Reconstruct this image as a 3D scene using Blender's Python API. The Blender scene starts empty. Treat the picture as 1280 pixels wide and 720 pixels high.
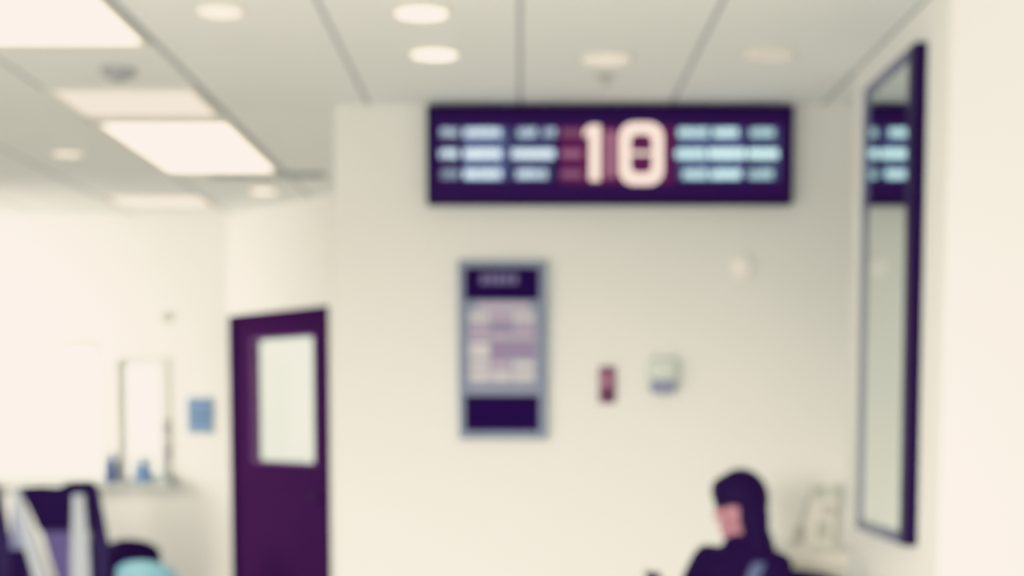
import bpy, bmesh, math, random
from mathutils import Vector, Matrix
random.seed(7)
R = math.radians
C = bpy.context.scene.collection

# ------------------------------------------------------------------ camera model (1280x720)
TH = R(4.8)
CAMZ = 1.5
F = 2000 * math.cos(TH)
PX, PY = 650.0, 510 + 2000 * math.sin(TH)
FW = Vector((0, math.cos(TH), -math.sin(TH)))
UP = Vector((0, math.sin(TH), math.cos(TH)))
RT = Vector((1, 0, 0))
CAM = Vector((0, 0, CAMZ))

def ray(px, py):
    return FW + RT * ((px - PX) / F) + UP * ((PY - py) / F)

def at(px, py, Y):                       # survey point on the plane y = Y
    d = ray(px, py); return CAM + d * (Y / d.y)

def atz(px, py, Z):                      # survey point on the plane z = Z
    d = ray(px, py); return CAM + d * ((Z - CAMZ) / d.z)

def atx(px, py, X):
    d = ray(px, py); return CAM + d * (X / d.x)

def atp(px, py, p, n):
    d = ray(px, py); return CAM + d * ((p - CAM).dot(n) / d.dot(n))

# ------------------------------------------------------------------ materials
def lin(c):
    def f(v):
        v /= 255.0
        return v / 12.92 if v <= 0.04045 else ((v + 0.055) / 1.055) ** 2.4
    return (f(c[0]), f(c[1]), f(c[2]), 1.0)

MATS = {}
def mat(name, rgb, rough=0.6, var=0.06, scale=8.0, metal=0.0, spec=0.4, emit=None, estr=0.0, bump=0.0):
    if name in MATS: return MATS[name]
    m = bpy.data.materials.new(name); m.use_nodes = True
    nt = m.node_tree; b = nt.nodes['Principled BSDF']
    tc = nt.nodes.new('ShaderNodeTexCoord')
    nz = nt.nodes.new('ShaderNodeTexNoise'); nz.inputs['Scale'].default_value = scale; nz.inputs['Detail'].default_value = 4
    nt.links.new(tc.outputs['Object'], nz.inputs['Vector'])
    mx = nt.nodes.new('ShaderNodeMix'); mx.data_type = 'RGBA'
    c = lin(rgb)
    if sum(rgb) < 270: c = tuple(v * .38 for v in c[:3]) + (1,); spec = min(spec, .05)
    mx.inputs[6].default_value = tuple(v * (1 - var) for v in c[:3]) + (1,)
    mx.inputs[7].default_value = tuple(min(1, v * (1 + var)) for v in c[:3]) + (1,)
    nt.links.new(nz.outputs['Fac'], mx.inputs[0])
    nt.links.new(mx.outputs[2], b.inputs['Base Color'])
    b.inputs['Roughness'].default_value = rough
    b.inputs['Metallic'].default_value = metal
    b.inputs['Specular IOR Level'].default_value = spec
    if emit:
        b.inputs['Emission Color'].default_value = lin(emit); b.inputs['Emission Strength'].default_value = estr
    if bump:
        bp = nt.nodes.new('ShaderNodeBump'); bp.inputs['Strength'].default_value = bump
        nt.links.new(nz.outputs['Fac'], bp.inputs['Height']); nt.links.new(bp.outputs['Normal'], b.inputs['Normal'])
    MATS[name] = m
    return m

def emis(name, rgb, s):
    if name in MATS: return MATS[name]
    m = bpy.data.materials.new(name); m.use_nodes = True
    nt = m.node_tree; nt.nodes.clear()
    o = nt.nodes.new('ShaderNodeOutputMaterial'); e = nt.nodes.new('ShaderNodeEmission')
    e.inputs[0].default_value = lin(rgb); e.inputs[1].default_value = s
    nt.links.new(e.outputs[0], o.inputs[0]); MATS[name] = m
    return m

def glass(name, tint=(235, 240, 236), gl=0.06):
    if name in MATS: return MATS[name]
    m = bpy.data.materials.new(name); m.use_nodes = True
    nt = m.node_tree; nt.nodes.clear()
    o = nt.nodes.new('ShaderNodeOutputMaterial'); t = nt.nodes.new('ShaderNodeBsdfTransparent'); g = nt.nodes.new('ShaderNodeBsdfGlossy')
    t.inputs[0].default_value = lin(tint); g.inputs['Roughness'].default_value = 0.02
    mx = nt.nodes.new('ShaderNodeMixShader'); mx.inputs[0].default_value = gl
    nt.links.new(t.outputs[0], mx.inputs[1]); nt.links.new(g.outputs[0], mx.inputs[2]); nt.links.new(mx.outputs[0], o.inputs[0])
    MATS[name] = m
    return m

# palette: blacks of this place read as deep violet, whites as warm cream
WALL = mat('painted_wall', (236, 235, 231), 0.75, 0.015, 3, spec=0.2)
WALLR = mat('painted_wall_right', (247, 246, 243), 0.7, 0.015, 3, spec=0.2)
FLOOR = mat('vinyl_floor', (196, 188, 176), 0.4, 0.05, 5)
TRIMG = mat('grey_trim', (165, 168, 172), 0.5)
BLACK = mat('violet_black_plastic', (44, 20, 74), 0.55, 0.06)
SCREEN = mat('sign_screen', (38, 12, 62), 0.5, 0.03, emit=(40, 12, 66), estr=0.55)
MAROON = mat('maroon_led_panel', (60, 20, 62), 0.5, 0.03, emit=(112, 34, 84), estr=0.5)
NAVY = mat('navy_board', (40, 8, 84), 0.8, 0.03)
FRAMEB = mat('blue_grey_aluminium', (122, 130, 156), 0.45, 0.04)
MIDB = mat('blue_grey_card', (132, 138, 162), 0.7, 0.04)
DOORM = mat('plum_door_veneer', (84, 38, 92), 0.85, 0.12, 6, spec=0.0)
DOORD = mat('plum_door_frame', (80, 32, 88), 0.85, 0.08, 6, spec=0.0)
STEEL = mat('pale_steel', (154, 158, 170), 0.45, 0.05, metal=0.15)
BLUEG = mat('slate_blue', (98, 128, 170), 0.55, 0.05)
BLUED = mat('deep_slate_blue', (72, 96, 140), 0.55, 0.05)
WHITEP = mat('white_plastic', (238, 234, 224), 0.45, 0.02)
CREAM = mat('cream_laminate', (240, 234, 222), 0.5, 0.02)
FAB = mat('violet_black_fabric', (42, 20, 72), 0.85, 0.12, 30, bump=0.1)
FABL = mat('dusky_violet_fabric', (84, 72, 124), 0.85, 0.1, 30, bump=0.1)
TEAL = mat('pale_turquoise_vinyl', (132, 188, 212), 0.5, 0.05)
SKIN = mat('skin', (174, 116, 128), 0.55, 0.05, 20)
HAIR = mat('dark_hair', (40, 16, 68), 0.6, 0.15, 40)
COAT = mat('dark_coat', (42, 18, 70), 0.85, 0.12, 30, bump=0.1)
STRAPM = mat('grey_blue_strap', (84, 94, 132), 0.8, 0.06, 20)
MAR = mat('maroon_plastic', (124, 58, 92), 0.45, 0.05)
PINK = mat('pale_pink_button', (176, 120, 140), 0.45, 0.03)

# ceiling: tiles with narrow grid lines running away from the camera
def ceiling_mat():
    m = bpy.data.materials.new('ceiling_tiles'); m.use_nodes = True
    nt = m.node_tree; b = nt.nodes['Principled BSDF']
    tc = nt.nodes.new('ShaderNodeTexCoord'); sp = nt.nodes.new('ShaderNodeSeparateXYZ')
    nt.links.new(tc.outputs['Object'], sp.inputs[0])
    def line(axis, per, w):
        a = nt.nodes.new('ShaderNodeMath'); a.operation = 'ADD'; a.inputs[1].default_value = 60 + per / 2
        nt.links.new(sp.outputs[axis], a.inputs[0])
        mo = nt.nodes.new('ShaderNodeMath'); mo.operation = 'MODULO'; mo.inputs[1].default_value = per
        nt.links.new(a.outputs[0], mo.inputs[0])
        s = nt.nodes.new('ShaderNodeMath'); s.operation = 'SUBTRACT'; s.inputs[1].default_value = per / 2
        nt.links.new(mo.outputs[0], s.inputs[0])
        ab = nt.nodes.new('ShaderNodeMath'); ab.operation = 'ABSOLUTE'; nt.links.new(s.outputs[0], ab.inputs[0])
        lt = nt.nodes.new('ShaderNodeMath'); lt.operation = 'LESS_THAN'; lt.inputs[1].default_value = w
        nt.links.new(ab.outputs[0], lt.inputs[0]); return lt
    l1 = line('X', 0.6, 0.0075)
    nz = nt.nodes.new('ShaderNodeTexNoise'); nz.inputs['Scale'].default_value = 6; nt.links.new(tc.outputs['Object'], nz.inputs['Vector'])
    base = nt.nodes.new('ShaderNodeMix'); base.data_type = 'RGBA'
    base.inputs[6].default_value = lin((238, 240, 240)); base.inputs[7].default_value = lin((243, 245, 245))
    nt.links.new(nz.outputs['Fac'], base.inputs[0])
    mx = nt.nodes.new('ShaderNodeMix'); mx.data_type = 'RGBA'
    mx.inputs[7].default_value = lin((168, 170, 174))
    nt.links.new(l1.outputs[0], mx.inputs[0]); nt.links.new(base.outputs[2], mx.inputs[6]); nt.links.new(mx.outputs[2], b.inputs['Base Color'])
    b.inputs['Roughness'].default_value = 0.8; b.inputs['Specular IOR Level'].default_value = 0.2
    return m
CEIL = ceiling_mat()

# ------------------------------------------------------------------ mesh helpers
def box(bm, lo, hi, bev=0.0, M=None):
    lo, hi = Vector(lo), Vector(hi)
    c = (lo + hi) / 2; s = hi - lo
    r = bmesh.ops.create_cube(bm, size=1.0)
    vs = r['verts']
    for v in vs: v.co = Vector((v.co.x * s.x, v.co.y * s.y, v.co.z * s.z)) + c
    if bev > 0:
        es = list({e for v in vs for e in v.link_edges})
        rr = bmesh.ops.bevel(bm, geom=es, offset=min(bev, min(abs(s.x), abs(s.y), abs(s.z)) * 0.45), segments=3, profile=0.5, affect='EDGES')
        vs = list({v for f in rr['faces'] for v in f.verts} | {v for v in vs if v.is_valid})
    if M is not None:
        for v in vs: v.co = M @ v.co
    return vs

def tube(bm, pts, r, n=10, caps=True):
    pts = [Vector(p) for p in pts]
    rr = r if isinstance(r, (list, tuple)) else [r] * len(pts)
    rings = []
    t0 = (pts[1] - pts[0]).normalized()
    ref = Vector((0, 0, 1)) if abs(t0.z) < 0.9 else Vector((1, 0, 0))
    for i, p in enumerate(pts):
        t = (pts[min(i + 1, len(pts) - 1)] - pts[max(i - 1, 0)]).normalized()
        a = t.cross(ref).normalized(); b = t.cross(a).normalized()
        rings.append([bm.verts.new(p + (a * math.cos(2 * math.pi * k / n) + b * math.sin(2 * math.pi * k / n)) * rr[i]) for k in range(n)])
    for i in range(len(rings) - 1):
        for k in range(n):
            bm.faces.new((rings[i][k], rings[i][(k + 1) % n], rings[i + 1][(k + 1) % n], rings[i + 1][k]))
    if caps:
        bm.faces.new(rings[0]); bm.faces.new(rings[-1])

def lathe(bm, prof, axis='z', n=28, c=(0, 0, 0), sx=1.0, sy=1.0):
    c = Vector(c); rings = []
    for r, h in prof:
        ring = []
        for k in range(n):
            a = 2 * math.pi * k / n
            x, y = r * math.cos(a) * sx, r * math.sin(a) * sy
            v = Vector((x, y, h)) if axis == 'z' else Vector((x, h, y))
            ring.append(bm.verts.new(c + v))
        rings.append(ring)
    for i in range(len(rings) - 1):
        for k in range(n):
            bm.faces.new((rings[i][k], rings[i][(k + 1) % n], rings[i + 1][(k + 1) % n], rings[i + 1][k]))
    bm.faces.new(rings[0]); bm.faces.new(rings[-1])

def prism(bm, poly, d0, d1, fn):
    """poly of (u,v); fn(u,v,d) -> point"""
    a = [bm.verts.new(fn(u, v, d0)) for u, v in poly]; b = [bm.verts.new(fn(u, v, d1)) for u, v in poly]
    n = len(poly)
    bm.faces.new(a); bm.faces.new(b[::-1])
    for i in range(n): bm.faces.new((a[i], b[i], b[(i + 1) % n], a[(i + 1) % n]))

def obj(name, bm, m, parent=None, smooth=True, loc=None):
    bmesh.ops.recalc_face_normals(bm, faces=bm.faces[:])
    me = bpy.data.meshes.new(name); bm.to_mesh(me); bm.free()
    o = bpy.data.objects.new(name, me); C.objects.link(o)
    me.materials.append(m)
    if smooth:
        for p in me.polygons: p.use_smooth = True
        try: me.set_sharp_from_angle(angle=R(40))
        except Exception: pass
    if parent is not None: o.parent = parent
    if loc is not None: o.location = loc
    return o

def B(): return bmesh.new()

def tag(o, label, cat, group=None):
    o['label'] = label; o['category'] = cat
    if group: o['group'] = group
    return o

def thing(name, label, cat, loc, rz=0.0, group=None):
    o = bpy.data.objects.new(name, None); C.objects.link(o)
    o.empty_display_size = 0.1
    o.location = loc; o.rotation_euler = (0, 0, rz)
    return tag(o, label, cat, group)

def struct(name, bm, m, parent=None, smooth=False, label=None):
    o = obj(name, bm, m, parent, smooth)
    if parent is None: o['kind'] = 'structure'
    if label: o['label'] = label
    return o

def bx(lo, hi, bev=0.0):
    b = B(); box(b, lo, hi, bev); return b

# ------------------------------------------------------------------ layout survey
CZ = 2.7
YB = atz(650, 131, CZ).y                       # the sign wall
P1 = atz(420, 241, CZ); P2 = atz(285, 269, CZ)  # oblique door wall, seen at the ceiling
YL = P2.y                                       # far left wall
XR = 1.19                                     # side face of the right-hand pier
YR0 = atx(1183, 300, XR).y; YR1 = atx(1063, 300, XR).y
XBL = at(420, 420, YB).x
print('YB', YB, 'P1', P1, 'P2', P2, 'pier', YR0, YR1, 'XBL', XBL)

# ------------------------------------------------------------------ the setting
struct('floor', bx((-6, -3, -0.1), (4, YL + 2.6, 0)), FLOOR)
struct('ceiling', bx((-6, -3, CZ), (4, YL + 2.6, CZ + 0.1)), CEIL)
struct('wall_back', bx((XBL, YB, 0), (4, YB + 0.16, CZ), 0.0), WALL)
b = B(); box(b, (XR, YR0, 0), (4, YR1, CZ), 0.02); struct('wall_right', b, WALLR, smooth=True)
struct('baseboard_back', bx((XBL, YB - 0.014, 0), (4, YB, 0.1)), TRIMG)
b = B(); box(b, (-1.209, -2.0, CZ - 0.004), (-1.194, 8.3, CZ)); struct('trim_1', b, mat('ceiling_tee', (156, 160, 166), 0.6, 0.03))

# door wall (oblique)
ud = (P2 - P1); ud.z = 0; LW = ud.length; ud.normalize()
nd = Vector((ud.y, -ud.x, 0))
if nd.y > 0: nd = -nd                           # faces the camera
def onwall(px, py):
    p = atp(px, py, P1, nd); return (p - P1).dot(ud), p.z
def dw(u, v, d): return Vector((P1.x, P1.y, 0)) + ud * u + Vector((0, 0, v)) + nd * d
uR, zR = onwall(411, 383); uL, zL = onwall(287, 393)
DZ = (zR + zL) / 2
def wbox(bm, u0, u1, v0, v1, d0, d1): prism(bm, [(u0, v0), (u1, v0), (u1, v1), (u0, v1)], d0, d1, dw)
b = B()
wbox(b, -0.9, uR, 0, CZ, -0.14, 0); wbox(b, uR, uL, DZ, CZ, -0.14, 0); wbox(b, uL, LW, 0, CZ, -0.14, 0)
struct('wall_door', b, mat('painted_wall_alcove', (236, 235, 231), 0.75, 0.015, 3, spec=0.2))
# door leaf with tall window
gu0, gz1 = onwall(388, 418); gu1, gz0 = onwall(313, 577)
fw = 0.035
b = B(); wbox(b, uR, uR + fw, 0, DZ, -0.14, 0.012); wbox(b, uL - fw, uL, 0, DZ, -0.14, 0.012); wbox(b, uR + fw, uL - fw, DZ - fw, DZ, -0.14, 0.012)
door = struct('door_1', b, DOORD); door['label'] = 'plum wooden door with a tall glass pane in an oblique wall'
a0, a1, t = uR + fw, uL - fw, DZ - fw
b = B(); wbox(b, a0, gu0, 0.01, t, -0.07, -0.025); wbox(b, gu1, a1, 0.01, t, -0.07, -0.025)
wbox(b, gu0, gu1, 0.01, gz0, -0.07, -0.025); wbox(b, gu0, gu1, gz1, t, -0.07, -0.025)
leaf = struct('door_leaf', b, DOORM, door)
b = B(); wbox(b, gu0, gu1, gz0, gz1, -0.05, -0.045); struct('glass_pane', b, glass('door_glass'), leaf)
b = B()
for q in ((gu0, gu0 + .012, gz0, gz1), (gu1 - .012, gu1, gz0, gz1), (gu0 + .012, gu1 - .012, gz0, gz0 + .012), (gu0 + .012, gu1 - .012, gz1 - .012, gz1)): wbox(b, *q, -0.075, -0.018)
struct('glazing_bead', b, mat('plum_bead', (110, 70, 116), 0.6), leaf)
b = B(); tube(b, [dw(a0 + .07, .98, -.025), dw(a0 + .07, .98, .03), dw(a0 + .18, .98, .03)], .01); struct('door_handle', b, mat('dark_handle', (70, 40, 84), 0.4), leaf, smooth=True)
# corridor behind the door
b = B(); wbox(b, -1.2, LW + .4, 0, CZ, -1.6, -1.5); struct('wall_corridor', b, mat('corridor_wall_glow', (240, 236, 216), .8, .01, emit=(240, 236, 218), estr=.35))  # wall glows a little, in place of corridor lighting
b = B(); m_, _ = onwall(346, 500); wbox(b, m_ + .22, m_ + .32, 0, 2.3, -1.5, -1.47); struct('trim_2', b, mat('corridor_trim', (205, 210, 196), .7, .02))

# far left wall with two window openings
ZS = at(60, 604, YL).z; ZH = at(60, 428, YL).z
wx0 = -5.2; wx1 = at(130, 500, YL).x; vx0 = at(147, 500, YL).x; vx1 = at(203, 500, YL).x; vh = at(150, 448, YL).z
b = B(); T0, T1 = YL, YL + 0.16
box(b, (-6, T0, 0), (P2.x + .02, T1, ZS)); box(b, (-6, T0, ZH), (P2.x + .02, T1, CZ)); box(b, (-6, T0, ZS), (wx0, T1, ZH))
box(b, (wx1, T0, ZS), (vx0, T1, ZH)); box(b, (vx1, T0, ZS), (P2.x + .02, T1, ZH)); box(b, (vx0, T0, vh), (vx1, T1, ZH))
struct('wall_left', b, mat('painted_wall_far', (236, 235, 231), .75, .015, 3, spec=.2))
def window(name, x0, x1, z0, z1, bars, lab):
    b = B(); w = .03
    box(b, (x0, T0 + .05, z0), (x0 + w, T0 + .1, z1)); box(b, (x1 - w, T0 + .05, z0), (x1, T0 + .1, z1))
    box(b, (x0 + w, T0 + .05, z0), (x1 - w, T0 + .1, z0 + w)); box(b, (x0 + w, T0 + .05, z1 - w), (x1 - w, T0 + .1, z1))
    for q in bars: box(b, (q - w / 2, T0 + .05, z0), (q + w / 2, T0 + .1, z1))
    o = struct(name, b, mat('pale_window_frame', (204, 203, 196), .5, .02)); o['label'] = lab
    struct('window_pane', bx((x0 + w, T0 + .072, z0 + w), (x1 - w, T0 + .078, z1 - w)), glass('window_glass', (255, 255, 255), .02), o)
    return o
w1 = window('window_1', wx0, wx1, ZS, ZH, [-4.3], 'wide sunlit window at the far left')
w2 = window('window_2', vx0, vx1, ZS, vh, [], 'narrow sunlit window right of the wide one')
SILLY = YL - 0.13
struct('window_sill', bx((wx0, SILLY, ZS - .012), (at(216, 600, YL).x, YL + .05, ZS)), mat('sill', (234, 236, 230), .6, .02), w1)
struct('rear_sun_blocker', bx((-.3, -.8, 0), (4, -.6, CZ)), WALL)  # unseen slab added to keep the sun off the pier front
struct('overhead_sun_blocker', bx((-6, -1.0, 2.25), (-.3, -.8, CZ)), WALL)  # unseen beam added to darken the upper sign wall
# outer left wall, out of frame, closes the room
b = B(); box(b, (-6.1, 2, 0), (-6, YL + .2, CZ)); struct('wall_side', b, WALL)

# ------------------------------------------------------------------ ceiling fittings
def tsnap(px, py):
    p = atz(px, py, CZ); return p
def downlight(px, py, r, label, k, rgb=(255, 245, 234)):
    p = tsnap(px, py)
    t = thing('recessed_downlight', label, 'ceiling light', (p.x, p.y, CZ), 0, 'recessed downlights in the ceiling')
    b = B(); lathe(b, [(r, 0), (r, -.006), (r * .86, -.012), (r * .84, -.004), (r * .84, 0)]); obj('trim_ring', b, mat('downlight_ring', (232, 228, 216), .5), t)
    b = B(); lathe(b, [(r * .84, -.002), (r * .84, -.009), (r * .5, -.013), (r * .01, -.014)])
    obj('lens', b, emis('downlight_lens_%d' % int(k * 100), rgb, k), t)
DL = [(527, 13, .092, 'bright round downlight at the top edge, left of the sign', 2.2),
      (543, 65, .092, 'bright round downlight just above the left part of the lit sign', 2.2),
      (275, 11, .078, 'round downlight alone between the large light panel and the sign', 1.5),
      (757, 71, .10, 'dim round downlight above the middle of the lit sign', .92),
      (960, 66, .10, 'unlit round downlight above the right end of the sign', .66),
      (329, 237, .085, 'small bright downlight in front of the plum door', 2.2),
      (84, 190, .085, 'faint downlight at far left, left of the slanting panels', 1.35)]
for q in DL: downlight(q[0], q[1], q[2], q[3], q[4])

def troffer(x0, x1, y0, y1, label, k):
    t = thing('light_panel', label, 'ceiling light', ((x0 + x1) / 2, (y0 + y1) / 2, CZ), 0, 'rectangular ceiling light panels')
    hx, hy = (x1 - x0) / 2, (y1 - y0) / 2; w = .022
    b = B()
    box(b, (-hx, -hy, -.012), (-hx + w, hy, 0)); box(b, (hx - w, -hy, -.012), (hx, hy, 0))
    box(b, (-hx + w, -hy, -.012), (hx - w, -hy + w, 0)); box(b, (-hx + w, hy - w, -.012), (hx - w, hy, 0))
    obj('frame', b, mat('troffer_frame', (226, 222, 212), .5), t)
    obj('diffuser', bx((-hx + w, -hy + w, -.008), (hx - w, hy - w, -.002)), emis('panel_diffuser_%d' % int(k * 100), (255, 244, 233), k), t)
pa, pb = atz(190, 53, CZ), atz(350, 213, CZ); pc = atz(310, 151, CZ); pd, pe = atz(285, 143, CZ), atz(250, 109, CZ)
XA, XBp = -1.79, -1.215
troffer(XA, XBp, pa.y - 1.2, pa.y, 'large bright light panel cut by the top left corner', 2.2)
troffer(XA, XBp, pe.y, pd.y, 'dim light panel between the two bright ones', 1.08)
troffer(XA, XBp, pc.y, pb.y, 'bright light panel farthest along the row, before the dark grille', 2.2)
fa, fb = atz(230, 257, CZ), atz(230, 243, CZ)
troffer(-2.36, -1.80, fb.y, fa.y, 'faint light panel near the far wall, left of the door', 1.25)

p = atz(148, 86, CZ)
t = thing('smoke_detector', 'small grey ceiling detector between the light panels at left', 'detector', (p.x, p.y, CZ))
b = B(); lathe(b, [(.062, 0), (.062, -.015), (.05, -.03), (.02, -.036), (.002, -.036)]); obj('housing', b, mat('grey_detector', (162, 162, 166), .5), t)
b = B(); lathe(b, [(.018, -.034), (.018, -.044), (.002, -.046)]); obj('sensor', b, mat('grey_detector_tip', (150, 150, 158), .5), t)
p = atz(757, 94, CZ)
t = thing('sprinkler_head', 'tiny grey sprinkler head below the dim downlight above the sign', 'sprinkler', (p.x, p.y, CZ))
b = B(); lathe(b, [(.04, 0), (.04, -.004), (.022, -.008), (.01, -.012), (.008, -.03), (.002, -.03)]); obj('escutcheon', b, mat('sprinkler_metal', (192, 190, 182), .4), t)
b = B(); lathe(b, [(.02, -.03), (.022, -.033), (.002, -.035)]); obj('deflector', b, mat('sprinkler_metal', (192, 190, 182), .4), t)
g0, g1 = atz(262, 217, CZ), atz(402, 211, CZ)
g0.y = max(g0.y, pb.y + .09); g1.y = g0.y
t = thing('air_grille', 'long dark air grille across the ceiling before the door', 'vent', ((g0.x + g1.x) / 2, (g0.y + g1.y) / 2, CZ))
hl = (g1.x - g0.x) / 2
b = B(); box(b, (-hl, -.07, -.012), (hl, -.055, 0)); box(b, (-hl, .055, -.012), (hl, .07, 0)); box(b, (-hl, -.055, -.012), (-hl + .015, .055, 0)); box(b, (hl - .015, -.055, -.012), (hl, .055, 0))
obj('frame', b, mat('grille_grey', (172, 176, 172), .5), t)
b = B()
for k in range(3): box(b, (-hl + .015, -.05 + k * .035, -.009), (hl - .015, -.03 + k * .035, -.003))
obj('slot', b, mat('grille_dark', (150, 156, 158), .6), t)
b = B(); box(b, (hl * .35, -.053, -.011), (hl - .016, .053, -.004)); obj('damper', b, mat('grille_damper', (116, 122, 136), .6), t)

# ------------------------------------------------------------------ LED sign
YS = YB - 0.075                                  # front of the sign
def S(px, py): return at(px, py, YS)
s0, s1 = S(533, 255), S(993, 131)
s1.z = min(s1.z, CZ - .004)
sign = thing('led_sign', 'wide dark LED sign showing a large pink 10 between rows of text', 'sign', ((s0.x + s1.x) / 2, YS, s0.z))
so = sign.location.copy()
def sp(px, py, d=0.0): v = S(px, py); return Vector((v.x - so.x, -d, v.z - so.z))
def srect(bm, x0, y0, x1, y1, d0=0.0, d1=0.004):
    a, c = sp(x0, y1), sp(x1, y0)
    box(bm, (a.x, -d1, a.z), (c.x, -d0, c.z))
hx = (s1.x - s0.x) / 2
obj('housing', bx((-hx, 0, 0), (hx, .073, s1.z - s0.z), .008), BLACK, sign)
b = B(); srect(b, 541, 143, 985, 246, -.001, .004); obj('screen', b, SCREEN, sign)
b = B(); srect(b, 700, 158, 843, 230, .003, .006); obj('number_panel', b, MAROON, sign)
def glyphs(px0, px1, pyc, h, fill, b):
    """a run of dot-matrix characters"""
    x = px0; cw = h * .62
    while x + cw <= px1 + .1:
        pat = [[random.random() < fill for _ in range(4)] for _ in range(6)]
        for r_ in range(6):
            for c_ in range(4):
                if pat[r_][c_] or c_ == 0:
                    x0 = x + c_ * cw / 4; y0 = pyc - h / 2 + r_ * h / 6
                    srect(b, x0, y0, x0 + cw / 4 * .96, y0 + h / 6 * .96, .004, .007)
        x += cw * 1.12
rows = [166, 192.5, 218]
segsL = [[(551, 577, .45), (581, 633, .8), (648, 674, .6), (680, 699, .5)],
         [(550, 577, .75), (581, 633, 1.0), (640, 699, .95)],
         [(552, 576, .35), (581, 633, .9), (646, 684, .7)]]
segsR = [[(848, 889, .7), (892, 926, .8), (938, 974, .55)],
         [(845, 884, .85), (886, 932, 1.0), (935, 976, .95)],
         [(854, 886, .75), (888, 930, .85), (936, 972, .55)]]
def led(i, cool=(205, 232, 250)):
    k = round(i * 20) / 20
    return emis('led_text_%d_%d' % (int(k * 100), cool[0]), cool, 1.85 * k)
for x0, x1, k in ((579, 635, .6), (640, 690, .3), (848, 930, .5), (936, 976, .3)):
    b = B(); srect(b, x0, 159, x1, 226, .0035, .0045); obj('text_bloom', b, emis('led_bloom_%d' % int(k * 100), (100, 112, 168), k), sign, smooth=False)  # dim plates imitate the bloom around the bright text
for side, segs in (('left', segsL), ('right', segsR)):
    for r_, row in enumerate(segs):
        par = None
        for (x0, x1, i) in row:
            b = B(); glyphs(x0, x1, rows[r_], 11.0, .55 + .4 * i, b)
            obj('text_line', b, led(i, (200, 222, 255) if side == 'left' else (190, 230, 252)), sign, smooth=False)
b = B()
for y, k in zip(rows, (.35, .6, .45)):
    b = B(); srect(b, 701, y - 4, 727, y + 4, .006, .008); obj('text_line', b, emis('led_pink_dim%d' % int(k * 100), (200, 130, 170), k), sign, smooth=False)
b = B(); srect(b, 757, 164, 769, 222, .006, .007); obj('number_glow_column', b, emis('led_pink_col', (188, 124, 152), .75), sign, smooth=False)
PINKLED = emis('led_number', (255, 226, 222), 1.35)
b = B()                                            # digit 1
srect(b, 737, 157, 750, 226, .008, .011)
prism(b, [(sp(738, 157).x, sp(738, 157).z), (sp(738, 167).x, sp(738, 167).z), (sp(730, 172).x, sp(730, 172).z), (sp(730, 164).x, sp(730, 164).z)], .008, .011, lambda u, v, d: Vector((u, -d, v)))
obj('digit', b, PINKLED, sign, smooth=False)
def rrect(cx, cy, hw, hh, r, n=8):
    pts = []
    for (qx, qy, a0) in ((1, 1, 0), (-1, 1, 90), (-1, -1, 180), (1, -1, 270)):
        for k in range(n + 1):
            a = R(a0 + 90 * k / n)
            pts.append((cx + qx * (hw - r) + r * math.cos(a), cy + qy * (hh - r) + r * math.sin(a)))
    return pts
b = B()                                            # digit 0
ou = rrect(801.5, 192.5, 27, 38.5, 18); inn = rrect(801.5, 192.5, 14, 25, 9)
rings = []
for pl, d in ((ou, .008), (ou, .011), (inn, .011), (inn, .008)):
    rings.append([b.verts.new(sp(x, y, d)) for x, y in pl])
for i in range(4):
    r0, r1 = rings[i], rings[(i + 1) % 4]
    for k in range(len(r0)): b.faces.new((r0[k], r0[(k + 1) % len(r0)], r1[(k + 1) % len(r0)], r1[k]))
srect(b, 788, 190, 814, 194, .008, .010)
obj('digit', b, PINKLED, sign, smooth=False)

# ------------------------------------------------------------------ directory board on the sign wall
YD = YB - 0.03
d0, d1 = at(573, 549, YD), at(684, 326, YD)
bd = thing('notice_board', 'tall blue-grey framed board with dark header, pale table and dark foot', 'board', ((d0.x + d1.x) / 2, YD, d0.z))
bo = bd.location.copy()
def drect(bm, x0, y0, x1, y1, e0=0.0, e1=.003):
    a, c = at(x0, y1, YD), at(x1, y0, YD)
    box(bm, (a.x - bo.x, -e1, a.z - bo.z), (c.x - bo.x, -e0, c.z - bo.z))
hx = (d1.x - d0.x) / 2; hz = d1.z - d0.z
obj('backing', bx((-hx + .01, -.001, .01), (hx - .01, .029, hz - .01)), MIDB, bd)
b = B(); w = .026
box(b, (-hx, -.012, 0), (-hx + w, .029, hz)); box(b, (hx - w, -.012, 0), (hx, .029, hz)); box(b, (-hx + w, -.012, 0), (hx - w, .029, w)); box(b, (-hx + w, -.012, hz - w), (hx - w, .029, hz))
obj('frame', b, FRAMEB, bd)
b = B(); drect(b, 581, 334, 674, 375); obj('header_panel', b, NAVY, bd)
b = B(); drect(b, 581, 494, 674, 539); obj('footer_panel', b, NAVY, bd)
b = B()
x = 601
for wd in (9, 8, 10, 8, 9): drect(b, x, 343, x + wd - 1.5, 355, .003, .005); x += wd + .8
obj('header_lettering', b, mat('lilac_letter', (116, 106, 150), .7), bd, smooth=False)
b = B(); drect(b, 596, 378, 662, 388); obj('table_heading', b, mat('lilac_heading', (186, 172, 198), .7), bd, smooth=False)
PW = mat('table_white', (210, 202, 210), .7); PPK = mat('table_pink', (186, 162, 190), .7); PPU = mat('table_purple', (146, 124, 164), .7)
obj_rows = [(391, 403, (PW, PPK, PW)), (405, 415, (PPK, PPU, PPK)), (417, 427, (PPK, PPK, PPK)), (429, 449, (PW, PPU, PPU)), (451, 463, (PW, PPK, PW)), (465, 478, (PW, PW, PW))]
cols = [(587, 612), (614, 639), (641, 668)]
for c_, (x0, x1) in enumerate(cols):
    for (y0, y1, ms) in obj_rows:
        b = B(); drect(b, x0, y0, x1, y1 - 2.0, .0, .003); obj('table_cell', b, ms[c_], bd, smooth=False)

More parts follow.
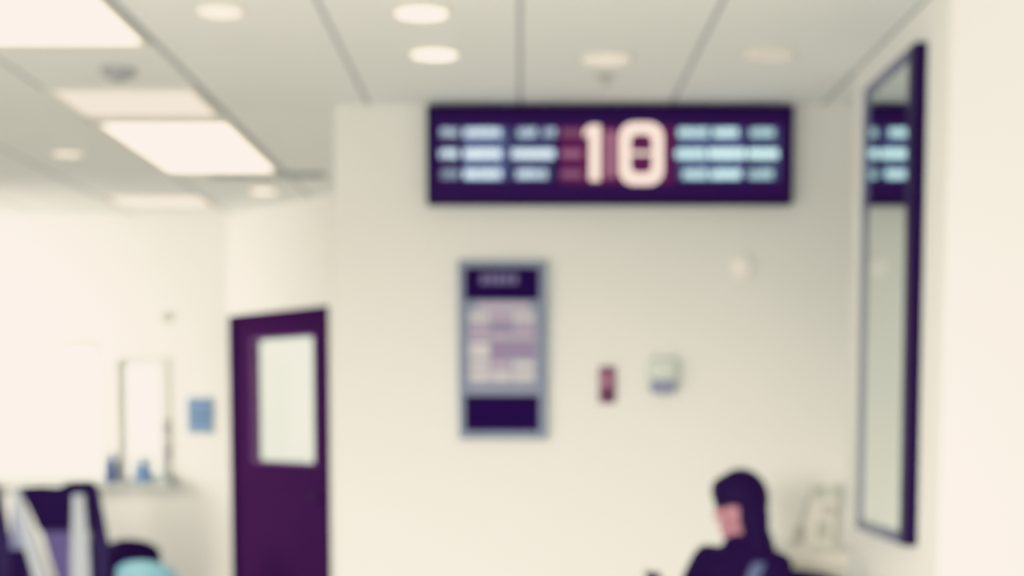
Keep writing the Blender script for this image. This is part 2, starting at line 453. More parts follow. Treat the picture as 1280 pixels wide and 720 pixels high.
# ------------------------------------------------------------------ small wall fittings
YF = YB
def wallbox(px0, py0, px1, py1, depth):
    a, c = at(px0, py1, YF), at(px1, py0, YF); return a, c
a, c = wallbox(748, 458, 769, 504, .03)
t = thing('alarm_call_point', 'narrow maroon alarm box on the wall right of the board', 'alarm', ((a.x + c.x) / 2, YF + .002, a.z)); w, h = (c.x - a.x) / 2, c.z - a.z
obj('housing', bx((-w, -.03, 0), (w, 0, h), .008), MAR, t)
b = B(); lathe(b, [(.019, 0), (.019, -.006), (.014, -.009), (.002, -.01)], axis='y', c=(0, -.029, h * .62)); obj('button', b, PINK, t)
obj('lower_plate', bx((-w * .6, -.035, h * .1), (w * .6, -.029, h * .3), .003), mat('maroon_dark', (92, 38, 72), .5), t)
a, c = wallbox(809, 447, 845, 494, .09)
t = thing('soap_dispenser', 'pale wall dispenser with blue-grey lower half, right of the maroon box', 'dispenser', ((a.x + c.x) / 2, YF + .002, a.z)); w, h = (c.x - a.x) / 2, c.z - a.z
b = B(); box(b, (-w, -.08, h * .36), (w, 0, h), .018); obj('tank', b, mat('pale_tank', (206, 214, 206), .4, .02), t)
b = B(); box(b, (-w * .86, -.085, h * .06), (w * .86, 0, h * .38), .012); obj('push_bar', b, mat('blue_grey_bar', (132, 134, 168), .5), t)
b = B(); tube(b, [(0, -.05, h * .07), (0, -.05, 0)], .008); obj('nozzle', b, mat('blue_grey_bar', (132, 134, 168), .5), t)
a, c = wallbox(913, 319, 943, 347, .03)
t = thing('wall_sounder', 'small round white fitting high on the wall under the sign', 'alarm', ((a.x + c.x) / 2, YF, (a.z + c.z) / 2)); r_ = (c.x - a.x) / 2
b = B(); lathe(b, [(r_, 0), (r_, -.012), (r_ * .8, -.026), (r_ * .45, -.03)], axis='y'); obj('housing', b, mat('pale_fitting', (254, 250, 246), .5, .01), t)
b = B(); lathe(b, [(r_ * .42, -.028), (r_ * .38, -.036), (.001, -.038)], axis='y'); obj('cap', b, mat('pale_fitting_cap', (254, 246, 244), .4, .01), t)

# plaque and strip on the far wall
a, c = at(234, 542, YL), at(267, 496, YL)
t = thing('wall_plaque', 'small blue square plaque on the wall left of the door', 'sign', ((a.x + c.x) / 2, YL, a.z)); w, h = (c.x - a.x) / 2, c.z - a.z
obj('plate', bx((-w, -.014, 0), (w, 0, h), .006), mat('plaque_blue', (128, 152, 182), .5), t)
obj('upper_field', bx((-w * .86, -.018, h * .54), (w * .86, -.013, h * .94)), BLUEG, t)
obj('middle_band', bx((-w * .86, -.018, h * .40), (w * .86, -.013, h * .52)), BLUED, t)
obj('lower_field', bx((-w * .7, -.018, h * .1), (w * .7, -.013, h * .38)), BLUEG, t)
a, c = at(203, 600, YL), at(213, 445, YL)
t = thing('hanging_strip', 'slim grey strip with two brownish patches, hung right of the narrow window', 'wall hanging', ((a.x + c.x) / 2, YL, a.z)); w, h = (c.x - a.x) / 2, c.z - a.z
b = B(); box(b, (-w, -.012, 0), (w, 0, h), .004); obj('strip', b, mat('strip_grey', (206, 204, 198), .7, .05), t)
def zz(py): return at(208, py, YL).z - a.z
for y0, y1, m_ in ((524, 545, 'strip_brown'), (551, 574, 'strip_brown')):
    obj('patch', bx((-w, -.017, zz(y1)), (w, -.011, zz(y0)), .004), mat(m_, (158, 148, 152), .6), t)
p = at(208, 396, YL)
t = thing('round_sensor', 'tiny grey round knob high on the wall above the slim strip', 'sensor', (p.x, YL + .003, p.z))
b = B(); lathe(b, [(.035, 0), (.035, -.014), (.026, -.026), (.002, -.03)], axis='y'); obj('cover', b, mat('sensor_grey', (186, 186, 176), .5), t)

# things on the sill
SY = SILLY + 0.065
def sill_thing(name, label, cat, px, group=None): q = at(px, 604, SY); return thing(name, label, cat, (q.x, SY, ZS), 0, group)
t = sill_thing('blue_bottle', 'blue bottle on the sill at the corner of the wide window', 'bottle', 139)
b = B(); lathe(b, [(.034, 0), (.042, .01), (.043, .12), (.034, .145), (.018, .16), (.017, .18), (.004, .18)]); obj('body', b, mat('bottle_blue', (66, 82, 128), .35), t)
b = B(); lathe(b, [(.02, .178), (.02, .202), (.003, .204)]); obj('cap', b, mat('bottle_cap', (140, 152, 176), .4), t)
t = sill_thing('blue_carton', 'blue carton with a grey lid on the sill under the narrow window', 'box', 179)
obj('carton', bx((-.05, -.04, 0), (.05, .04, .12), .006), mat('carton_blue', (86, 116, 160), .6), t)
obj('lid', bx((-.052, -.042, .12), (.052, .042, .18), .01), mat('carton_lid', (192, 202, 204), .6), t)
t = sill_thing('desk_tray', 'low grey-green tray on the sill beside the blue carton', 'tray', 203)
b = B(); box(b, (-.055, -.04, 0), (.055, .04, .012), .003); box(b, (-.055, -.04, .01), (.055, -.034, .06)); box(b, (-.055, .034, .01), (.055, .04, .06)); box(b, (-.055, -.04, .01), (-.049, .04, .06)); box(b, (.049, -.04, .01), (.055, .04, .06))
obj('tray_body', b, mat('tray_grey', (152, 162, 160), .6), t)

# ------------------------------------------------------------------ framed display on the pier
XF = XR - 0.04
ytop = at(1141, 52, 1)  # direction helper only
yn = atx(1138, 300, XF).y; yf = atx(1076, 300, XF).y
zt = atx(1143, 52, XF).z; zb = atx(1128, 682, XF).z
pn = thing('display_panel', 'tall narrow dark-framed glossy panel on the right-hand pier', 'display', (XR, (yn + yf) / 2, zb))
hy = (yf - yn) / 2; hz = zt - zb; bz = .04
FRD = mat('display_frame', (54, 30, 86), .35, .04, spec=.5); FRL = mat('display_frame_painted_sheen', (80, 84, 120), .3, .04)  # second frame colour carries a painted sheen from grazing light
b = B(); box(b, (-.034, -hy, 0), (.001, hy, hz)); obj('cabinet', b, mat('display_side', (42, 18, 72), .5, .04), pn)
b = B(); box(b, (-.04, -hy, 0), (-.033, -hy + .075, hz), .003); obj('near_frame', b, FRD, pn)
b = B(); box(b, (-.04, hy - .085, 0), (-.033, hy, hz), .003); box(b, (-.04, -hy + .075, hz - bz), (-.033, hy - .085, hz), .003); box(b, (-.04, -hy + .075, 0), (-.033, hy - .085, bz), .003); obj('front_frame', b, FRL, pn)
def mirror_mat():
    m = bpy.data.materials.new('glossy_screen'); m.use_nodes = True
    nt = m.node_tree; bs = nt.nodes['Principled BSDF']
    nz = nt.nodes.new('ShaderNodeTexNoise'); nz.inputs['Scale'].default_value = 3
    cr = nt.nodes.new('ShaderNodeValToRGB'); cr.color_ramp.elements[0].color = lin((206, 216, 212)); cr.color_ramp.elements[1].color = lin((220, 228, 222))
    tc = nt.nodes.new('ShaderNodeTexCoord'); nt.links.new(tc.outputs['Object'], nz.inputs['Vector']); nt.links.new(nz.outputs['Fac'], cr.inputs[0]); nt.links.new(cr.outputs[0], bs.inputs['Base Color'])
    bs.inputs['Metallic'].default_value = 1.0; bs.inputs['Roughness'].default_value = .03
    return m
obj('screen', bx((-.0365, -hy + .07, bz - .005), (-.033, hy - .08, hz - bz + .005)), mirror_mat(), pn)

# ------------------------------------------------------------------ leaflet stand on a low cabinet by the sign wall
YC = YB - 0.42
cz = at(1000, 696, YC).z
cx0 = at(966, 700, YC).x
t = thing('low_cabinet', 'cream low cabinet against the sign wall behind the seated person', 'cabinet', (cx0, YC, 0))
L = 1.0
obj('carcass', bx((.02, .02, .06), (L - .02, .40, cz - .03)), CREAM, t)
obj('worktop', bx((0, 0, cz - .03), (L, .415, cz), .005), mat('cream_top', (246, 240, 228), .4, .01), t)
obj('plinth', bx((.03, .05, 0), (L - .03, .39, .06)), TRIMG, t)
for k in range(2):
    d = obj('door', bx((.025 + k * .48, .004, .07), (.495 + k * .48, .02, cz - .035), .003), CREAM, t)
    b = B(); hxp = .44 if k == 0 else .55; tube(b, [(hxp, .004, cz - .25), (hxp, -.02, cz - .24), (hxp, -.02, cz - .14), (hxp, .004, cz - .13)], .006); obj('handle', b, STEEL, d)
YH = YC + .2
hc = at(1022, 694, YH); hc.z = cz
t = thing('leaflet_holder', 'pale sloping leaflet holder on the cabinet behind the seated person', 'holder', hc)
sk = .05
ACR = mat('pale_acrylic', (246, 242, 232), .3, .02)
b = B(); prism(b, [(-.10, 0), (.06, 0), (.10, .27), (.0, .27)], 0, .006, lambda u, v, d: Vector((u, .02 + v * .3 + d, v))); obj('back_panel', b, ACR, t)
b = B(); box(b, (-.02, -.05, .0), (.085, .05, .022), .004); obj('foot', b, mat('holder_foot', (220, 218, 206), .5), t)
b = B(); tube(b, [(-.095, .012, .02), (-.002, .095, .265)], .006); obj('side_rail', b, mat('holder_rail', (205, 200, 190), .5), t)
def leaflet(u, v, w, h, rgb, lab, nm):
    o = thing('leaflet', lab, 'leaflet', (hc.x + u, hc.y + .02 + v * .3 - .008, hc.z + v), 0, 'leaflets in the sloping holder')
    b = B(); prism(b, [(0, 0), (w, 0), (w + .008, h), (.008, h)], 0, .004, lambda u_, v_, d: Vector((u_, v_ * .3 - d, v_))); obj('sheet', b, mat(nm, rgb, .7), o)
    b = B(); prism(b, [(.008, h * .6), (w - .004, h * .6), (w - .002, h * .85), (.012, h * .85)], .004, .005, lambda u_, v_, d: Vector((u_, v_ * .3 - d, v_))); obj('printed_band', b, mat(nm + '_band', tuple(int(q * .93) for q in rgb), .7), o)
leaflet(.0, .205, .04, .055, (192, 200, 184), 'pale green leaflet at the top left of the holder', 'leaf_green')
leaflet(.055, .205, .04, .055, (196, 200, 188), 'pale green leaflet at the top right of the holder', 'leaf_green_b')
leaflet(.02, .14, .055, .04, (208, 200, 190), 'greyish leaflet in the middle of the holder', 'leaf_grey')
leaflet(.0, .05, .045, .07, (198, 198, 182), 'olive-grey leaflet low in the middle of the holder', 'leaf_olive')
leaflet(-.095, .035, .045, .065, (204, 196, 184), 'beige-grey leaflet at the lower left of the holder', 'leaf_beige')

# ------------------------------------------------------------------ waiting chairs at bottom left
YCH = 8.9
mpp = YCH / 2000.0
def chair_shape(root, o):
    """o = pixel x of chair centre in the survey; local x right, z up, facing away from camera (+y)"""
    def q(px, py): p = at(px, py, YCH); return p.x - root.location.x, p.z
    fn = lambda u, v, d: Vector((u, d, v))
    b = B(); prism(b, [q(o - 52, 609), q(o - 28, 607), q(o - 2, 609), q(o + 10, 602), q(o + 38, 601), q(o + 44, 640), q(o + 44, 664), q(o - 26, 664)], .0, .05, fn)
    obj('backrest', b, FAB, root)
    b = B(); prism(b, [q(o - 24, 664), q(o + 20, 664), q(o + 18, 745), q(o + 2, 745)], .01, .05, fn); obj('lower_back', b, FABL, root)
    b = B(); prism(b, [q(o + 38, 601), q(o + 46, 612), q(o + 60, 690), q(o + 58, 745), q(o + 36, 745), q(o + 36, 640)], .02, .06, fn); obj('side_panel', b, mat('side_violet', (70, 56, 108), .8), root)
    r0 = lambda px, py, y: Vector((q(px, py)[0], y, q(px, py)[1]))
    b = B(); prism(b, [q(o + 18, 618), q(o + 31, 618), q(o + 37, 680), q(o + 39, 716), q(o + 39, 760), q(o + 17, 760), q(o + 16, 700)], -.035, 0, fn); obj('back_rail', b, STEEL, root)
    b = B(); prism(b, [q(o - 60, 611), q(o - 50, 609), q(o - 40, 640), q(o - 27, 680), q(o - 10, 730), q(o - 5, 760), q(o - 22, 760), q(o - 34, 710), q(o - 46, 670)], -.035, 0, fn); obj('back_rail', b, STEEL, root)
    b = B(); prism(b, [q(o - 60, 614), q(o - 54, 612), q(o - 44, 650), q(o - 48, 686), q(o - 62, 686)], .0, .03, fn); obj('rail_web', b, mat('lilac_grey_panel', (116, 120, 158), .6), root)
    b = B(); prism(b, [q(o - 62, 686), q(o - 38, 686), q(o - 30, 706), q(o - 22, 745), q(o - 62, 745)], .0, .05, fn); obj('arm_panel', b, FAB, root)
    x0, x1 = q(o - 36, 700)[0], q(o + 42, 700)[0]
    b = B(); box(b, (x0, .05, .42), (x1, .52, .50), .025); obj('seat', b, FAB, root)
    for sx in (x0 + .03, x1 - .03):
        for sy in (.06, .48):
            b = B(); tube(b, [(sx, sy, .43), (sx, sy, 0)], .014); obj('leg', b, STEEL, root)
    b = B(); tube(b, [(x1 - .01, .03, .66), (x1 - .01, .45, .66), (x1 - .03, .47, .45)], .016); obj('armrest', b, BLACK, root)
for o, lab in ((75, 'dark chair with splayed pale rails, in front of the wide window'), (-48, 'dark chair cut off by the left edge of the photo')):
    p = at(o, 700, YCH)
    r_ = thing('waiting_chair', lab, 'chair', (p.x, YCH, 0), 0, 'dark chairs with pale rails')
    chair_shape(r_, o)

# dark tub chair and turquoise tub chair
def tub_chair(label, px, py_top, Y, hw, m, seatm):
    p = at(px, py_top, Y)
    t = thing('tub_chair', label, 'chair', (p.x, Y, 0), 0)
    top = p.z
    b = B(); n = 22; prof = []
    for k in range(n + 1):                       # curved shell, open toward +y
        a = math.pi + math.pi * k / n
        e = math.sin(math.pi * k / n)
        prof.append((math.cos(a), math.sin(a), .2 + .8 * e ** .6))
    zs = [.16, .3, .45, .58, 1.0]
    outer = []; inner = []
    for (cx, cy, e) in prof:
        co, ci = [], []
        for j in range(9):
            f = j / 8
            hgt = .14 + (top - .14) * (f if e > .99 else f * (.72 + .28 * e))
            flare = .86 + .14 * f
            rnd = 1 - .10 * max(0, f - .8) * 5 * .5
            co.append(b.verts.new((cx * hw * flare * rnd, cy * hw * .9 * flare * rnd, hgt)))
            ci.append(b.verts.new((cx * hw * (flare * .82 + .1 * (1 - rnd)), cy * hw * .9 * (flare * .82), hgt - (.0 if j < 8 else .012))))
        outer.append(co); inner.append(ci)
    for i in range(n):
        for j in range(8):
            b.faces.new((outer[i][j], outer[i + 1][j], outer[i + 1][j + 1], outer[i][j + 1]))
            b.faces.new((inner[i][j], inner[i][j + 1], inner[i + 1][j + 1], inner[i + 1][j]))
        b.faces.new((outer[i][8], outer[i + 1][8], inner[i + 1][8], inner[i][8]))
        b.faces.new((outer[i][0], inner[i][0], inner[i + 1][0], outer[i + 1][0]))
    for i in (0, n):
        for j in range(8): b.faces.new((outer[i][j], outer[i][j + 1], inner[i][j + 1], inner[i][j]))
    obj('shell', b, m, t)
    b = B(); lathe(b, [(.01, .30), (hw * .74, .30), (hw * .78, .34), (hw * .76, .43), (hw * .6, .46), (.01, .465)], sy=.9); obj('seat', b, seatm, t)
    for k in range(4):
        a = R(45 + 90 * k); b = B(); tube(b, [(hw * .6 * math.cos(a), hw * .5 * math.sin(a), .31), (hw * .7 * math.cos(a), hw * .6 * math.sin(a), 0)], [.018, .012]); obj('leg', b, STEEL, t)
tub_chair('dark low tub chair beyond the turquoise one at lower left', 168, 671, 9.62, .17, mat('tub_dark', (48, 24, 76), .7, .1), FAB)
tub_chair('pale turquoise tub chair at the bottom edge left of the door', 184, 698, 8.45, .17, TEAL, TEAL)

# ------------------------------------------------------------------ seated person
YP = 5.4
def P(px, py, Y=YP): return at(px, py, Y)
fdir = Vector((-.8, -.6, 0)); rdir = Vector((-.6, .8, 0))    # torso facing; her right
hipc = Vector((P(938, 640).x, YP + .02, .52))
neck = P(930, 672); chest = Vector((neck.x + .015, YP + .01, neck.z - .16))
headc = P(924, 630)
def skin_mesh(nodes, edges, radii, sub=2, root=0):
    me = bpy.data.meshes.new('skin_tmp'); me.from_pydata([tuple(v) for v in nodes], edges, [])
    o = bpy.data.objects.new('skin_tmp', me); C.objects.link(o)
    md = o.modifiers.new('s', 'SKIN'); md.use_smooth_shade = True; md.branch_smoothing = .6
    for i, r in enumerate(radii):
        rr = r if isinstance(r, tuple) else (r, r)
        me.skin_vertices[0].data[i].radius = rr; me.skin_vertices[0].data[i].use_root = (i == root)
    o.modifiers.new('d', 'SUBSURF').levels = sub
    dg = bpy.context.evaluated_depsgraph_get(); dg.update()
    res = bpy.data.meshes.new_from_object(o.evaluated_get(dg))
    bpy.data.objects.remove(o); bpy.data.meshes.remove(me)
    return res
def union_remesh(name, meshes, voxel, m, parent=None, smooth_it=2):
    bm = B()
    for me in meshes:
        if isinstance(me, bmesh.types.BMesh):
            t_ = bpy.data.meshes.new('t'); bmesh.ops.recalc_face_normals(me, faces=me.faces[:]); me.to_mesh(t_); me.free(); me = t_
        bm.from_mesh(me); bpy.data.meshes.remove(me)
    me = bpy.data.meshes.new(name); bm.to_mesh(me); bm.free()
    o = bpy.data.objects.new('rm_tmp', me); C.objects.link(o)
    md = o.modifiers.new('r', 'REMESH'); md.mode = 'VOXEL'; md.voxel_size = voxel; md.use_smooth_shade = True
    if smooth_it:
        sm = o.modifiers.new('sm', 'SMOOTH'); sm.iterations = smooth_it; sm.factor = .5
    dg = bpy.context.evaluated_depsgraph_get(); dg.update()
    res = bpy.data.meshes.new_from_object(o.evaluated_get(dg)); bpy.data.objects.remove(o)
    res.name = name; res.materials.clear(); res.materials.append(m)
    for p_ in res.polygons: p_.use_smooth = True; p_.material_index = 0
    ob = bpy.data.objects.new(name, res); C.objects.link(ob)
    if parent is not None: ob.parent = parent
    return ob
def ell(c, r, M=None, fn=None, sub=4):
    bm = B(); bmesh.ops.create_icosphere(bm, subdivisions=sub, radius=1)
    for v in bm.verts:
        n_ = v.co.copy(); q = Vector((n_.x * r[0], n_.y * r[1], n_.z * r[2]))
        if fn: q = fn(n_, q)
        v.co = (M @ q if M is not None else q) + Vector(c)
    return bm

# head frame: local -x is the way the face looks; tilted slightly down
HM = Matrix.Rotation(R(12), 3, 'Z') @ Matrix.Rotation(R(-10), 3, 'Y')
def hd(v): return headc + HM @ Vector(v)
def face(n_, q):
    if n_.x < 0:
        f = -n_.x
        q.x *= 1 - .10 * f                                        # flatter front
        if n_.z < 0: q.y *= 1 + .28 * n_.z * f; q.x *= 1 + .04 * n_.z
    else:
        if n_.z < -.2: q.x *= 1 + .45 * (n_.z + .2)               # nape
    return q
head = ell(headc, (.084, .068, .103), HM, face)
nose = ell(hd((-.078, 0, -.018)), (.017, .011, .024), HM, sub=3)
nose_tip = ell(hd((-.089, 0, -.032)), (.011, .011, .009), HM, sub=3)
chin = ell(hd((-.061, 0, -.088)), (.022, .024, .018), HM, sub=3)
lipu = ell(hd((-.076, 0, -.056)), (.009, .019, .006), HM, sub=3)
lipl = ell(hd((-.073, 0, -.067)), (.009, .016, .006), HM, sub=3)
brow = ell(hd((-.070, 0, .020)), (.010, .045, .008), HM, sub=3)
ear1 = ell(hd((.008, -.068, -.012)), (.016, .008, .028), HM, sub=3)
ear2 = ell(hd((.008, .068, -.012)), (.016, .008, .028), HM, sub=3)

shR = neck + rdir * .165 + Vector((0, 0, -.07)); shL = neck - rdir * .15 + Vector((0, 0, -.085))
phone_c = P(822, 738, YP - .12)
wrR = phone_c + Vector((.095, .075, -.055)); wrL = phone_c + Vector((.125, -.055, -.065))
elR = shR + fdir * .10 + rdir * .03 + Vector((0, 0, -.235)); elL = shL + fdir * .10 - rdir * .04 + Vector((0, 0, -.235))
hR = hipc + rdir * .09; hL = hipc - rdir * .09
knR = hR + fdir * .40 + rdir * .02 + Vector((0, 0, .0)); knL = hL + fdir * .40 - rdir * .02
anR = knR + fdir * .02 + Vector((0, 0, -.43)); anL = knL + fdir * .02 + Vector((0, 0, -.43))
toR = anR + fdir * .13 + Vector((0, 0, -.045)); toL = anL + fdir * .13 + Vector((0, 0, -.045))
waist = (hipc + chest) / 2
nodes = [hipc, waist, chest, neck + Vector((0, 0, -.06)), neck + Vector((0, 0, .0)), headc + Vector((.015, 0, -.05)),
         shR, elR, wrR, shL, elL, wrL, hR, knR, anR, toR, hL, knL, anL, toL]
edges = [(0, 1), (1, 2), (2, 3), (3, 4), (4, 5), (3, 6), (6, 7), (7, 8), (3, 9), (9, 10), (10, 11), (0, 12), (12, 13), (13, 14), (14, 15), (0, 16), (16, 17), (17, 18), (18, 19)]
rad = [.12, .105, .10, .055, .048, .05, .04, .038, .026, .04, .04, .026, .08, .055, .038, .03, .08, .055, .038, .03]
bodym = skin_mesh(nodes, edges, rad)
# hands: palm plus five separate fingers closing on the phone
def hand(wr, tow, side):
    """tow: unit direction to the phone; side: direction from little finger to index"""
    out = []
    up_ = side; d = tow
    palm = wr + d * .05
    nrm = d.cross(up_).normalized()
    pm = skin_mesh([wr, wr + d * .03, wr + d * .075], [(0, 1), (1, 2)], [(.022, .022), (.032, .018), (.036, .015)], 2)
    out.append(pm)
    for k, (off, ln) in enumerate(((.027, .068), (.009, .078), (-.009, .072), (-.026, .056))):
        b0 = wr + d * .07 + up_ * off
        b1 = b0 + d * ln * .45 + nrm * .006; b2 = b1 + d * ln * .25 + nrm * .020; b3 = b2 + d * ln * .06 + nrm * .022
        out.append(skin_mesh([wr + d * .05 + up_ * off * .9, b0, b1, b2, b3], [(0, 1), (1, 2), (2, 3), (3, 4)], [.008, .0088, .008, .0074, .0062], 2))
    t0 = wr + d * .025 + up_ * .026
    out.append(skin_mesh([wr + d * .015, t0, t0 + d * .03 + up_ * .018 + nrm * .012, t0 + d * .055 + up_ * .016 + nrm * .024], [(0, 1), (1, 2), (2, 3)], [.012, .011, .0095, .008], 2))
    return out
tR = (phone_c + Vector((.01, .03, -.02)) - wrR).normalized(); tL = (phone_c + Vector((.02, -.03, -.02)) - wrL).normalized()
def perp(t_, v): return (v - t_ * v.dot(t_)).normalized()
hands = hand(wrR, tR, perp(tR, Vector((0, 0, 1)))) + hand(wrL, tL, perp(tL, Vector((0, 0, 1))))
body = union_remesh('person', [bodym, head, nose, nose_tip, chin, lipu, lipl, brow, ear1, ear2] + hands, .0055, SKIN, None, 2)
tag(body, 'seated person in a dark coat with long dark hair, facing left, holding a phone', 'person')
# eyes and lips
for s in (-1, 1):
    e_ = ell(hd((-.071, s * .030, .004)), (.009, .012, .0075), HM, sub=3)
    obj('eye', e_, mat('eye_dark', (60, 34, 70), .3), body)
lp = ell(hd((-.0765, 0, -.0615)), (.0075, .019, .0065), HM, sub=3); obj('lips', lp, mat('lips', (178, 92, 112), .5), body)
# hair: crown, fringe, long fall down the back, side curtain
crown = ell(hd((.010, 0, .016)), (.096, .082, .106), HM, lambda n_, q: (setattr(q, 'z', max(q.z, -.012 if n_.x < -.25 else -.09)) or q))
fringe = ell(hd((-.046, 0, .050)), (.042, .066, .056), HM)
sidec = ell(hd((.026, -.056, -.035)), (.054, .026, .11), HM); sidec2 = ell(hd((.026, .056, -.035)), (.054, .026, .11), HM)
fall = skin_mesh([hd((.055, 0, .03)), P(940, 655) + Vector((0, 0, 0)), P(942, 678) - rdir * .03, P(944, 692) - rdir * .05, P(946, 705) - rdir * .05 + Vector((.0, .02, 0))],
                 [(0, 1), (1, 2), (2, 3), (3, 4)], [(.045, .06), (.052, .075), (.05, .085), (.042, .085), (.02, .06)], 2)
union_remesh('hair', [crown, fringe, sidec, sidec2, fall], .007, HAIR, body, 3)
# coat
cn = [hipc + Vector((0, 0, -.01)), waist, chest + fdir * .02, neck + Vector((0, 0, -.075)), neck + Vector((0, 0, -.015)), shR, elR, wrR - tR * .03, shL, elL, wrL - tL * .03]
cm = skin_mesh(cn, [(0, 1), (1, 2), (2, 3), (3, 4), (3, 5), (5, 6), (6, 7), (3, 8), (8, 9), (9, 10)],
               [.155, .145, .15, .105, .062, .082, .064, .044, .080, .064, .044])
col = skin_mesh([neck + Vector((.0, 0, -.05)), neck + Vector((-.008, 0, .032))], [(0, 1)], [.105, .060])
union_remesh('coat', [cm, col], .009, COAT, body, 3)
tn = [hipc + Vector((0, 0, -.02)), hR, knR, anR + Vector((0, 0, .03)), hL, knL, anL + Vector((0, 0, .03))]
tm = skin_mesh(tn, [(0, 1), (1, 2), (2, 3), (0, 4), (4, 5), (5, 6)], [.12, .096, .07, .052, .096, .07, .052])
union_remesh('trousers', [tm], .01, mat('dark_trousers', (50, 32, 80), .85), body, 2)
for an, to in ((anR, toR), (anL, toL)):
    sm_ = skin_mesh([an + Vector((0, 0, -.01)) - fdir * .03, an + Vector((0, 0, -.04)) + fdir * .04, to + fdir * .03 + Vector((0, 0, -.005))], [(0, 1), (1, 2)], [.045, .042, .032])
    union_remesh('shoe', [sm_], .007, mat('dark_shoe', (40, 24, 60), .5), body, 2)
# shoulder strap on the near shoulder
b = B()
s0_ = shL + Vector((0.0, 0, .09)); pts = []
for k in range(9):
    f = k / 8
    base = neck - rdir * .128 + Vector((0, 0, -.045))
    pts.append(base + fdir * (-.03 + .155 * math.sin(f * 1.7)) + Vector((0, 0, .006 - .30 * f * f)) - rdir * (-.0 + .02 * f))
for k in range(8):
    pass
rows_ = []
for p_ in pts:
    rows_.append([b.verts.new(p_ + rdir * .026), b.verts.new(p_ - rdir * .026), b.verts.new(p_ - rdir * .026 + fdir * .01), b.verts.new(p_ + rdir * .026 + fdir * .01)])
for i in range(8):
    for k in range(4): b.faces.new((rows_[i][k], rows_[i][(k + 1) % 4], rows_[i + 1][(k + 1) % 4], rows_[i + 1][k]))
b.faces.new(rows_[0]); b.faces.new(rows_[-1])
obj('strap', b, STRAPM, body)
# phone
ph = thing('phone', 'dark phone held by the seated person', 'phone', phone_c, R(45))
M = Matrix.Rotation(R(-25), 4, 'Y')
b = B(); box(b, (-.004, -.036, -.074), (.004, .036, .074), .0035, M); obj('case', b, mat('phone_case', (46, 26, 74), .4), ph)
b = B(); box(b, (.004, -.032, -.068), (.0048, .032, .068), 0, M); obj('screen', b, mat('phone_screen', (70, 70, 96), .15), ph)

# her chair
ch = thing('visitor_chair', 'dark upholstered chair under the seated person', 'chair', (hipc.x, hipc.y, 0), math.atan2(fdir.y, fdir.x) - math.pi / 2)
SZ = .375
obj('seat', bx((-.25, -.22, SZ - .07), (.25, .26, SZ), .03), FAB, ch)
b = B()
n = 12; rws = []
ztop = at(975, 712, YP + .2).z
for k in range(n + 1):
    u = -1 + 2 * k / n; y = -.27 + .05 * u * u
    zt_ = ztop - .05 * abs(u) ** 4
    rws.append([b.verts.new((u * .25, y, SZ + .1)), b.verts.new((u * .25, y - .04, zt_ - .01)), b.verts.new((u * .25, y - .005, zt_)), b.verts.new((u * .25, y + .045, SZ + .1))])
for i in range(n):
    for k in range(4): b.faces.new((rws[i][k], rws[i][(k + 1) % 4], rws[i + 1][(k + 1) % 4], rws[i + 1][k]))
b.faces.new(rws[0]); b.faces.new(rws[-1])
obj('backrest', b, FAB, ch)
for sx in (-1, 1):
    b = B(); tube(b, [(sx * .22, .22, SZ - .05), (sx * .23, .24, 0)], .014); obj('leg', b, STEEL, ch)
    b = B(); tube(b, [(sx * .22, -.2, SZ - .05), (sx * .23, -.28, 0)], .014); obj('leg', b, STEEL, ch)
    b = B(); tube(b, [(sx * .22, -.21, SZ - .05), (sx * .22, -.25, SZ + .14)], .013); obj('back_post', b, STEEL, ch)

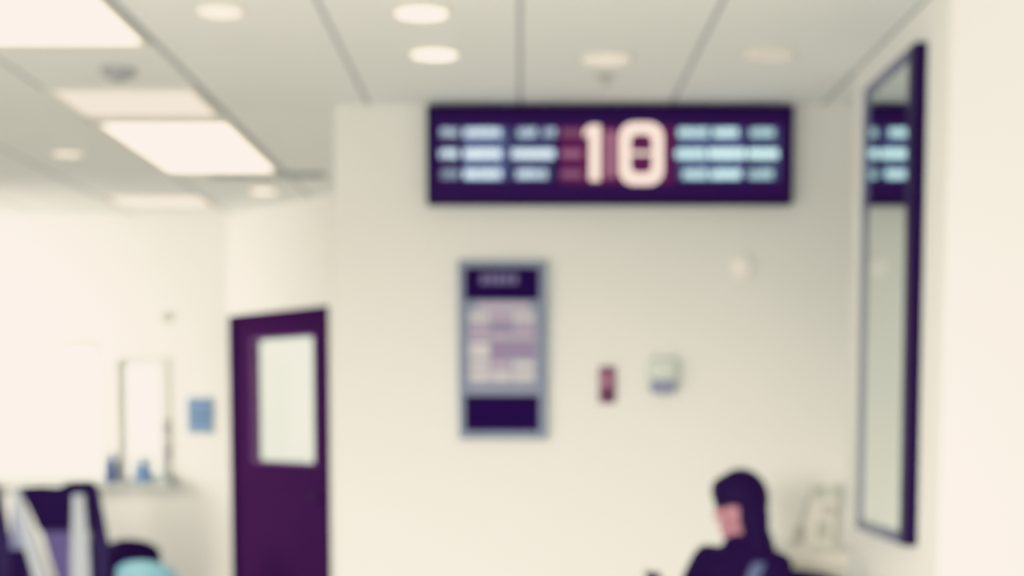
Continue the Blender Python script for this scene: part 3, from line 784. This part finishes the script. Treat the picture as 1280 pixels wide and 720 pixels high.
# ------------------------------------------------------------------ light
w = bpy.data.worlds.new('World'); bpy.context.scene.world = w; w.use_nodes = True
bg = w.node_tree.nodes['Background']; bg.inputs[0].default_value = (1, .99, .97, 1); bg.inputs[1].default_value = 1.5
def sun(rot, e, ang, col):
    d = bpy.data.lights.new('sun', 'SUN'); d.energy = e; d.angle = R(ang); d.color = col
    o = bpy.data.objects.new('sun', d); C.objects.link(o); o.rotation_euler = rot
def area(loc, target, sx, sy, e, col, spread=180):
    d = bpy.data.lights.new('fill_lamp', 'AREA'); d.shape = 'RECTANGLE'; d.size = sx; d.size_y = sy; d.energy = e; d.color = col; d.spread = R(spread)
    o = bpy.data.objects.new('fill_lamp', d); C.objects.link(o); o.location = loc
    o.rotation_euler = (Vector(target) - Vector(loc)).to_track_quat('-Z', 'Y').to_euler()
sun((R(90 - 6), 0, R(-20)), 2.2, 13, (1, .985, .95))
area((-4.4, 8.6, 1.9), (-2.8, 10, 1.75), 1.2, 1.0, 27, (1, .98, .95), 100)  # added fill outside the view, brightens the far left wall
area((-4.0, 0, 1.6), (1.2, 5.0, 1.5), 3.0, 1.8, 4, (1, .99, .96))  # added weak fill from behind left, brightens the pier side
area((2.0, 2.9, 2.6), (1.8, 4.46, 2.2),   .5, .5, 4, (1, .98, .95))  # added fill without a fitting, brightens the upper pier front
area((-1.9, 1.3, .06), (-1.9, 1.4, 3), 5.0, 5.4, 200, (.985, 1, 1))  # added fill at floor level facing up, brightens the ceiling
area((-3.0, 7.6, .3), (-2.8, 8.0, 2.7), 2.0, 2.0, 3, (1, .98, .95))  # added weak uplight for the far left ceiling

# ------------------------------------------------------------------ camera
cd = bpy.data.cameras.new('camera'); cam = bpy.data.objects.new('camera', cd); C.objects.link(cam)
cam.location = CAM; cam.rotation_euler = (R(90) - TH, 0, 0)
cd.sensor_fit = 'HORIZONTAL'; cd.sensor_width = 36; cd.lens = 36 * F / 1280
cd.shift_x = (640 - PX) / 1280; cd.shift_y = (PY - 360) / 1280
cd.clip_start = .02
cd.dof.use_dof = True; cd.dof.focus_distance = .8; cd.dof.aperture_fstop = 7.2
bpy.context.scene.camera = cam
vs = bpy.context.scene.view_settings; vs.view_transform = 'Standard'; vs.look = 'None'

# film response: soft shoulder into a warm cream white
vs.use_curve_mapping = True
cm = vs.curve_mapping
cm.extend = 'HORIZONTAL'; cm.white_level = (1.5, 1.5, 1.5); cm.black_level = (0, 0, 0)
for ci, pts_ in ((0, ((0, .006), (.4, .58), (.667, .86), (1, .975))), (1, ((0, .0005), (.4, .568), (.667, .81), (1, .89))), (2, ((0, .022), (.4, .508), (.667, .72), (1, .825)))):
    cv = cm.curves[ci]
    cv.points[0].location = pts_[0]; cv.points[1].location = pts_[-1]
    for q in pts_[1:-1]: cv.points.new(*q)
cm.update()
